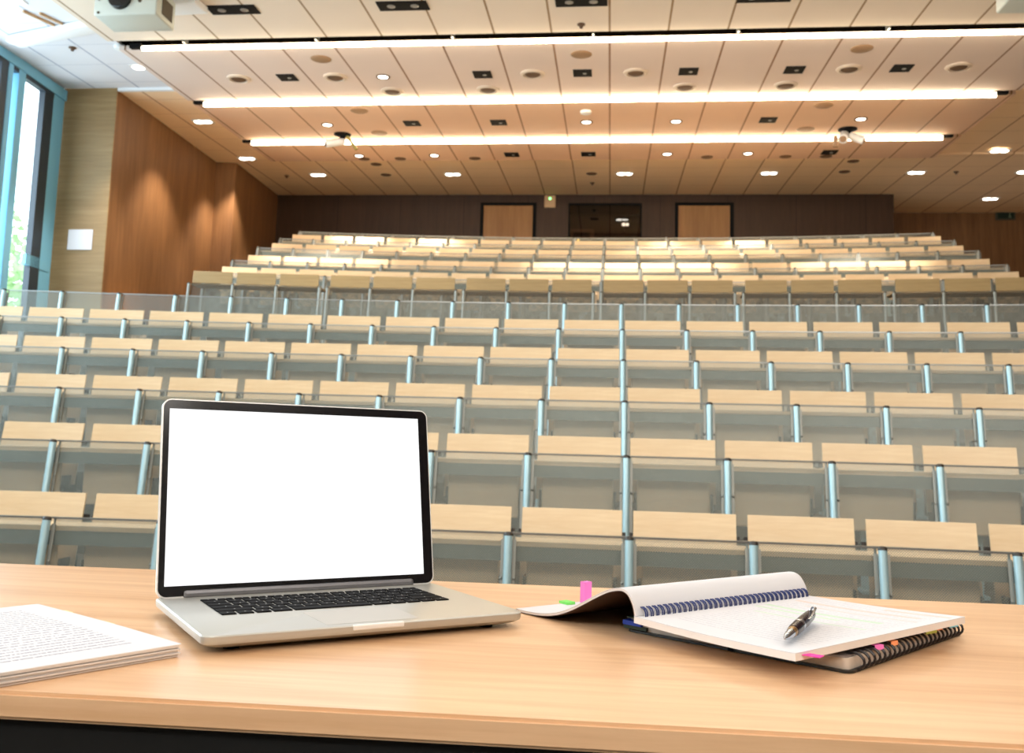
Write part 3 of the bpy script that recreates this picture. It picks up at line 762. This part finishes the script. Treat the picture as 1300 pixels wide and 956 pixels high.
# ------------------------------------------------------------------ laptop
L = thing('laptop', 'open silver laptop with a blank white screen on the lecture desk', 'laptop', (-.37972, .87128, DZ), (0, 0, .6452))
LW, LD = .359, .247
def rrect(x0, x1, y0, y1, r, n=6):
    pts = []
    for cx, cy, a in ((x1-r, y0+r, -PI/2), (x1-r, y1-r, 0), (x0+r, y1-r, PI/2), (x0+r, y0+r, PI)):
        for k in range(n+1): pts.append((cx+r*math.cos(a+PI/2*k/n), cy+r*math.sin(a+PI/2*k/n)))
    return pts
b = MB()
prof = [(.016, .0035), (.006, .0065), (.001, .0095), (0, .0125), (0, .0168), (.0012, .018)]
loops = []
for ins, z in prof: loops.append([b.bm.verts.new((x, y, z)) for x, y in rrect(ins, LW-ins, ins, LD-ins, .013-ins*.3)])
n = len(loops[0])
for a, c in zip(loops, loops[1:]):
    for i in range(n): b.bm.faces.new((a[i], a[(i+1) % n], c[(i+1) % n], c[i]))
b.bm.faces.new(loops[0][::-1]); b.bm.faces.new(loops[-1])
base = b.build('base', M['alu'], L, True)
q = MB()
for x in (.035, LW-.035):
    for y in (.03, LD-.03): q.cyl((x, y, 0), (x, y, .0045), .008)
q.build('rubber_foot', M['black'], L)
# thumb notch
q = MB(); q.box(LW/2-.029, LW/2+.029, -.0008, .004, .0125, .0183, bev=.0015); q.build('thumb_notch', M['white_gloss'], L)  # white stands in for the highlight on the notch
# trackpad
q = MB(); q.prism(rrect(LW/2-.0525, LW/2+.0525, .012, .090, .003, 3), .0179, .0182); q.build('trackpad', mat('trackpad', s2l(190, 186, 178), .42, .4), L)
# keyboard
kb = MB(); lg = MB()
kx0, kx1, ky0, ky1 = .042, LW-.042, .104, .212
rows = [[1.5]+[1]*12+[1.5], [1.5]+[1]*13, [1.8]+[1]*11+[1.8], [2.3]+[1]*10+[2.3], [1, 1, 1, 1.25, 5, 1.25, 1, 1, 1, 1], [1]*14]
order = [4, 3, 2, 1, 0, 5]
rh = (ky1-ky0)/5.75
y = ky0
for ri in order:
    rw = rows[ri]; u = (kx1-kx0)/sum(rw); x = kx0
    hgt = rh*.55 if ri == 5 else rh
    for wv in rw:
        kb.box(x+.0014, x+wv*u-.0014, y+.0014, y+hgt-.0014, .0178, .0194, bev=.0006, seg=1)
        cx, cy = x+wv*u/2, y+hgt/2
        if wv < 3:
            lg.quad((cx-.001, cy-.0012, .01946), (cx+.001, cy-.0012, .01946), (cx+.0006, cy+.0012, .01946), (cx-.0006, cy+.0012, .01946))
        x += wv*u
    y += hgt
kbo = kb.build('keyboard', M['key'], L); lg.build('key_legends', M['legend'], kbo)
# hinge bar
q = MB(); q.box(.030, LW-.030, .2335, .2465, .0150, .0265, bev=.004); q.build('hinge', M['alu_dark'], L)
# lid: tilts back at the hinge
TI = .1804; SH = .2387
lidm = Matrix.Translation((0, .235, .018)) @ Matrix.Rotation(-TI, 4, 'X') @ Matrix.Rotation(PI/2, 4, 'X')   # local x width, y up the lid, z towards the viewer
q = MB(); q.prism(rrect(0, LW, .0, SH, .011), -.0062, -.0006, lidm); lid = q.build('lid', M['alu_highlight'], L, True)
q = MB(); q.prism(rrect(.0016, LW-.0016, .0016, SH-.0016, .0095), -.0006, .0002, lidm); q.build('bezel', M['bezel'], lid)
q = MB(); q.prism([(.0085, .0135), (LW-.0150, .0135), (LW-.0150, SH-.0125), (.0085, SH-.0125)], .0002, .0005, lidm); plabel(q.build('screen', M['screen'], lid), 'blank glowing white screen')

# ------------------------------------------------------------------ loose papers on the left
P = thing('paper_stack', 'stack of white printed sheets at the left edge of the desk', 'papers', (-.400, .866, DZ), (0, 0, math.radians(146.85)))
q = MB()
for i in range(9):
    j = .0016*math.sin(i*2.3); k = .0012*math.cos(i*1.7)
    q.box(j, .297+j, k, .210+k, .0004+i*.00125, .0004+i*.00125+.00122)
q.build('sheets', M['page_edge'], P)
m_print = printed('printed_sheet', [], axis=0, period=.0105, lines=(.03, .27), strength=.75, xr=(.03, .19))
q = MB()
n = 14; R = []
for i in range(n+1):
    x = .297*i/n; z = .0118+.0022*math.sin(PI*min(1, i/n*1.1))*0.5
    R.append((x, z))
for (xa, za), (xb_, zb_) in zip(R, R[1:]):
    for (ya, yb_) in ((-.002, .07), (.07, .14), (.14, .209)):
        q.quad((xa, ya, za), (xb_, ya, zb_), (xb_, yb_, zb_), (xa, yb_, za))
bmesh.ops.remove_doubles(q.bm, verts=q.bm.verts[:], dist=1e-5)
bmesh.ops.solidify(q.bm, geom=q.bm.faces[:], thickness=.0004)
q.build('top_sheet', m_print, P, True)
for (x, c) in ((.245, 'cream'), (.155, 'cream')):
    q = MB(); q.box(x-.010, x+.010, -.014, .004, .0085, .0089); q.build('index_tab', M['tab_'+c], P)

# ------------------------------------------------------------------ black ring notebook under the pad
NBA = math.radians(52)
N = thing('ring_notebook', 'thick black ring-bound notebook lying under the white spiral pad', 'notebook', (.2290, .936, DZ), (0, 0, NBA))
NL, NW = .305, .264
q = MB(); q.prism(rrect(0, NL, 0, NW, .010), .0006, .003); q.build('back_cover', M['nb_black'], N)
q = MB(); q.prism(rrect(.004, NL-.004, .004, NW-.006, .006), .003, .0135); q.build('page_block', M['nb_pages'], N)
q = MB(); q.prism(rrect(.002, NL-.002, .006, NW-.003, .008), .0135, .0155); q.build('front_cover', M['nb_film'], N)
q = MB(); q.prism([(.0, .16), (.02, .16), (.02, NW-.002), (.0, NW-.002)], .0155, .0168); q.prism([(-.0005, .235), (.012, .235), (.012, NW+.002), (-.0005, NW+.002)], .004, .0075); q.build('divider', mat('dark_green_card', s2l(24, 40, 22), .5), N)
q = MB(); q.prism([(-.001, .242), (.014, .242), (.014, NW+.003), (-.001, NW+.003)], .0078, .0125); plabel(q.build('divider', M['tab_blue'], N), 'blue divider corner')
q = MB()
for i in range(23):
    x = .018+i*(NL-.036)/22
    pts = [(x+.002*math.sin(a)*0, .004+.0100*math.cos(a), .0096+.0078*math.sin(a)) for a in [2*PI*k/16 for k in range(16)]]
    q.tube(pts, .0014, 6, True)
q.build('ring_binding', M['wire_black'], N, True)
q = MB(); q.box(-.0012, .0, .125, .131, .0006, .016); q.box(-.0012, NL, .125, .131, .0157, .0165); q.build('elastic_band', M['black'], N)
def tabs(parent, lst):
    for (x, y, rot, l, w, z, c) in lst:
        q = MB(); mx = Matrix.Translation((x, y, z)) @ Matrix.Rotation(rot, 4, 'Z')
        q.box(-l/2, l/2, -w/2, w/2, 0, .0005, mx)
        q.box(-l/2, -l/2+.0006, -w/2, w/2, -.004, 0, mx)
        plabel(q.build('index_tab', M['tab_'+c], parent), c+' sticky index tab')
tabs(N, [(.066, .010, 1.25, .026, .012, .0193, 'pink'), (.098, .006, 1.35, .020, .011, .0193, 'orange'), (.196, .008, 1.4, .026, .022, .0193, 'lime'), (.222, .007, 1.4, .022, .012, .0197, 'orange'), (.258, .006, 1.45, .026, .020, .0193, 'cyan')])

# ------------------------------------------------------------------ white spiral pad, opened, pages flipped over to the left
PA = math.radians(-46.5)
S = thing('spiral_pad', 'open white spiral pad with pages flipped over in an arch, on the black notebook', 'notepad', (.0290, 1.040, DZ), (0, 0, PA))
PW, PH = .205, .308
def sheet(prof, y0, y1, ny=10, sag=None):
    """prof: closed list of (x, z); swept along y"""
    b = MB(); R = []
    for j in range(ny+1):
        y = y0+(y1-y0)*j/ny
        R.append([b.bm.verts.new((x, y, z+(sag(x, y) if sag else 0))) for x, z in prof])
    m_ = len(prof)
    for a, c in zip(R, R[1:]):
        for k in range(m_):
            f = b.bm.faces.new((a[k], a[(k+1) % m_], c[(k+1) % m_], c[k]))
    b.bm.faces.new(R[0][::-1]); b.bm.faces.new(R[-1])
    return b
def stack_top(x):      # height of the right-hand pages: thick at the wire, easing down to the free edge
    return .0272-.0018*math.sin(PI*min(1, x/PW))-.0010*(x/PW)
def corner_lift(x, y): return .006*max(0, x/PW)*max(0, y/PH)
xsn = [PW*i/14 for i in range(15)]
def layer(f0, f1): return [(x, stack_top(x)-f0) for x in xsn]+[(x, stack_top(x)-f1) for x in xsn[::-1]]
sheet(layer(.0006, .0072), 0, PH, 10, corner_lift).build('page_stack', M['page_edge'], S, True)
m_pad = printed('pad_page', [(.196, .206, .02, .17, (.42, .66, .40), .5), (.178, .186, .02, .13, (.45, .68, .42), .45), (.150, .157, .04, .18, (.45, .68, .42), .3),
                             (.256, .265, .02, .18, (.72, .44, .28), .4), (.232, .239, .05, .19, (.72, .48, .32), .25), (.284, .292, .12, .20, (.74, .42, .22), .4)],
                axis=1, period=.009, lines=(.03, .30), strength=.26, xr=(.03, .19))
sheet(layer(.0, .0007), 0, PH, 10, corner_lift).build('top_page', m_pad, S, True)
# arch of flipped pages
ctl = [(.003, .0275), (.001, .036), (-.004, .045), (-.011, .0515), (-.022, .0538), (-.040, .050), (-.062, .0405), (-.085, .029), (-.108, .0185), (-.132, .0105), (-.158, .006), (-.185, .0042), (-.207, .0042)]
def smooth(p, k=4):
    out = []
    for i in range(len(p)-1):
        p0, p1, p2, p3 = p[max(i-1, 0)], p[i], p[i+1], p[min(i+2, len(p)-1)]
        for j in range(k):
            t = j/k
            out.append(tuple(.5*((2*p1[d])+(-p0[d]+p2[d])*t+(2*p0[d]-5*p1[d]+4*p2[d]-p3[d])*t*t+(-p0[d]+3*p1[d]-3*p2[d]+p3[d])*t**3) for d in (0, 1)))
    out.append(p[-1]); return out
cv = smooth(ctl)
def offs(c, d):
    o = []
    for i, p in enumerate(c):
        a, e = c[max(i-1, 0)], c[min(i+1, len(c)-1)]; tx, tz = e[0]-a[0], e[1]-a[1]; l = math.hypot(tx, tz)
        o.append((p[0]-tz/l*-d*-1 if 0 else p[0]+tz/l*d*-1*-1, p[1]-tx/l*d*-1*-1))
    return o
inner = offs(cv, -.0030); inner = [(x, max(z, .0006)) for x, z in inner]
mid = offs(cv, -.0006); mid = [(x, max(z, .0012)) for x, z in mid]
sheet(cv+mid[::-1], 0, PH, 8).build('flipped_pages', M['page'], S, True)
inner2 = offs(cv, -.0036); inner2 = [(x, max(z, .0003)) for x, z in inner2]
sheet(mid+inner[::-1], 0.0006, PH-.0006, 8).build('flipped_page_bundle', M['page_edge'], S, True)
sheet(inner+inner2[::-1], 0.0002, PH-.0002, 8).build('flipped_pages_shade', M['pad_shade'], S, True)  # thin layer that carries the arch's inner shade as colour
# twin-loop navy wire
q = MB()
for i in range(34):
    y = .010+i*(PH-.020)/33
    for dy_ in (-.0014, .0014):
        pts = [(.0015+.0078*math.cos(a), y+dy_+.0006*math.sin(a), .0282+.0078*math.sin(a)) for a in [2*PI*k/14 for k in range(14)]]
        q.tube(pts, .00085, 5, True)
q.build('spiral_wire', M['wire_blue'], S, True)
tabs(S, [(PW+.002, .016, .25, .026, .012, .0235, 'magenta')])
q = MB(); q.box(-.196, -.190, .10, .112, .0045, .005); q.box(-.199, -.190, .10, .112, .005, .032, Matrix.Translation((0, 0, 0))); plabel(q.build('index_tab', M['tab_pink'], S), 'upright pink sticky tab')
q = MB(); q.box(-.212, -.195, .075, .088, .0043, .0075); plabel(q.build('index_tab', M['tab_green'], S), 'green sticky tab')

# ------------------------------------------------------------------ pen
p0, p1 = Vector((.1655, .9185, DZ+.0335)), Vector((.2185, 1.0515, DZ+.0365))
pl = (p1-p0).length
d = (p1-p0).normalized()
pen = thing('ballpoint_pen', 'dark navy pen with silver tip and clip lying on the open pad', 'pen', p0)
pen.rotation_mode = 'QUATERNION'; pen.rotation_quaternion = d.to_track_quat('X', 'Z')
def lx(prof, n=20): q = MB(); q.lathe(prof, n, Matrix.Rotation(PI/2, 4, 'Y')); return q
lx([(.0008, 0), (.0012, .003), (.0024, .006), (.0038, .016), (.0046, .030)]).build('tip', M['pen_steel'], pen, True)
lx([(.0047, .030), (.0050, .033), (.0052, .039), (.0050, .040)]).build('grip', M['pen_gold'], pen, True)
lx([(.0054, .040), (.0060, .046), (.0063, .095), (.0056, .128), (.0046, .138), (.0030, .1415), (.0005, .1425)]).build('barrel', M['pen_navy'], pen, True)
lx([(.0061, .066), (.0064, .068), (.0064, .073), (.0061, .075)]).build('ring', M['pen_steel'], pen, True)
q = MB(); q.tube([(.132, .001, .004), (.137, -.002, .008), (.128, -.0062, .0085), (.105, -.0072, .0052), (.086, -.0066, .0035)], .0013, 8); q.build('clip', M['pen_steel'], pen, True)

# ------------------------------------------------------------------ light
w = bpy.data.worlds.new('world'); SC.world = w; w.use_nodes = True
bg = w.node_tree.nodes['Background']; bg.inputs[0].default_value = (.86, .95, 1.0, 1); bg.inputs[1].default_value = 4.0
def area(name, loc, rot, sx, sy, power, col):
    l = bpy.data.lights.new(name, 'AREA'); l.shape = 'RECTANGLE'; l.size = sx; l.size_y = sy; l.energy = power; l.color = col
    o = bpy.data.objects.new(name, l); C.objects.link(o); o.location = loc; o.rotation_euler = rot
    return o
# unseen area lights added as fill over the lecturer and the first rows
area('overhead_fill', (.2, 2.2, 5.7), (math.radians(-12), 0, 0), 4.0, 1.0, 66, (1, .97, .95))
area('overhead_fill', (0, 3.6, 5.9), (0, 0, 0), 8.0, 1.0, 95, (1, .95, .88))
area('overhead_fill', (0, 7.4, 6.1), (0, 0, 0), 8.0, 1.0, 110, (1, .90, .78))
area('front_fill', (0, -3.4, 4.6), (math.radians(108), 0, 0), 9.0, 1.6, 350, (1, .95, .88))  # unseen light added to lift the ceiling and the row fronts
area('front_spot', (4.5, -3.5, 5.2), (math.radians(82), 0, 0), .5, .35, 55, (1, .96, .92))  # unseen lamp pair, placed to mirror as hot smudges in the right-hand panels
area('front_spot', (6.0, -3.5, 5.3), (math.radians(82), 0, 0), .5, .35, 55, (1, .96, .92))
l_ = bpy.data.lights.new('wall_uplight', 'POINT'); l_.energy = 14; l_.color = (1, .62, .22); l_.shadow_soft_size = .05
o_ = bpy.data.objects.new('wall_uplight', l_); C.objects.link(o_); o_.location = (-7.35, 13.75, 2.95)
area('ceiling_fill', (0, 10.7, 2.6), (math.radians(172), 0, 0), 11.0, .5, 130, (1, .84, .64))  # unseen area light added to brighten the rear ceiling
area('daylight', (-9.3, 6.0, 4.4), (0, math.radians(-90), 0), 3.8, 13.0, 850, (.72, .88, 1.0))

# ------------------------------------------------------------------ render look
SC.view_settings.view_transform = 'Standard'
SC.view_settings.look = 'None'
SC.view_settings.exposure = 0.0
SC.cycles.transparent_max_bounces = 24
SC.cycles.max_bounces = 8
SC.cycles.diffuse_bounces = 4
SC.cycles.glossy_bounces = 3
SC.cycles.caustics_reflective = False
SC.cycles.caustics_refractive = False
SC.cycles.sample_clamp_indirect = 6.0
SC.cycles.use_denoising = True
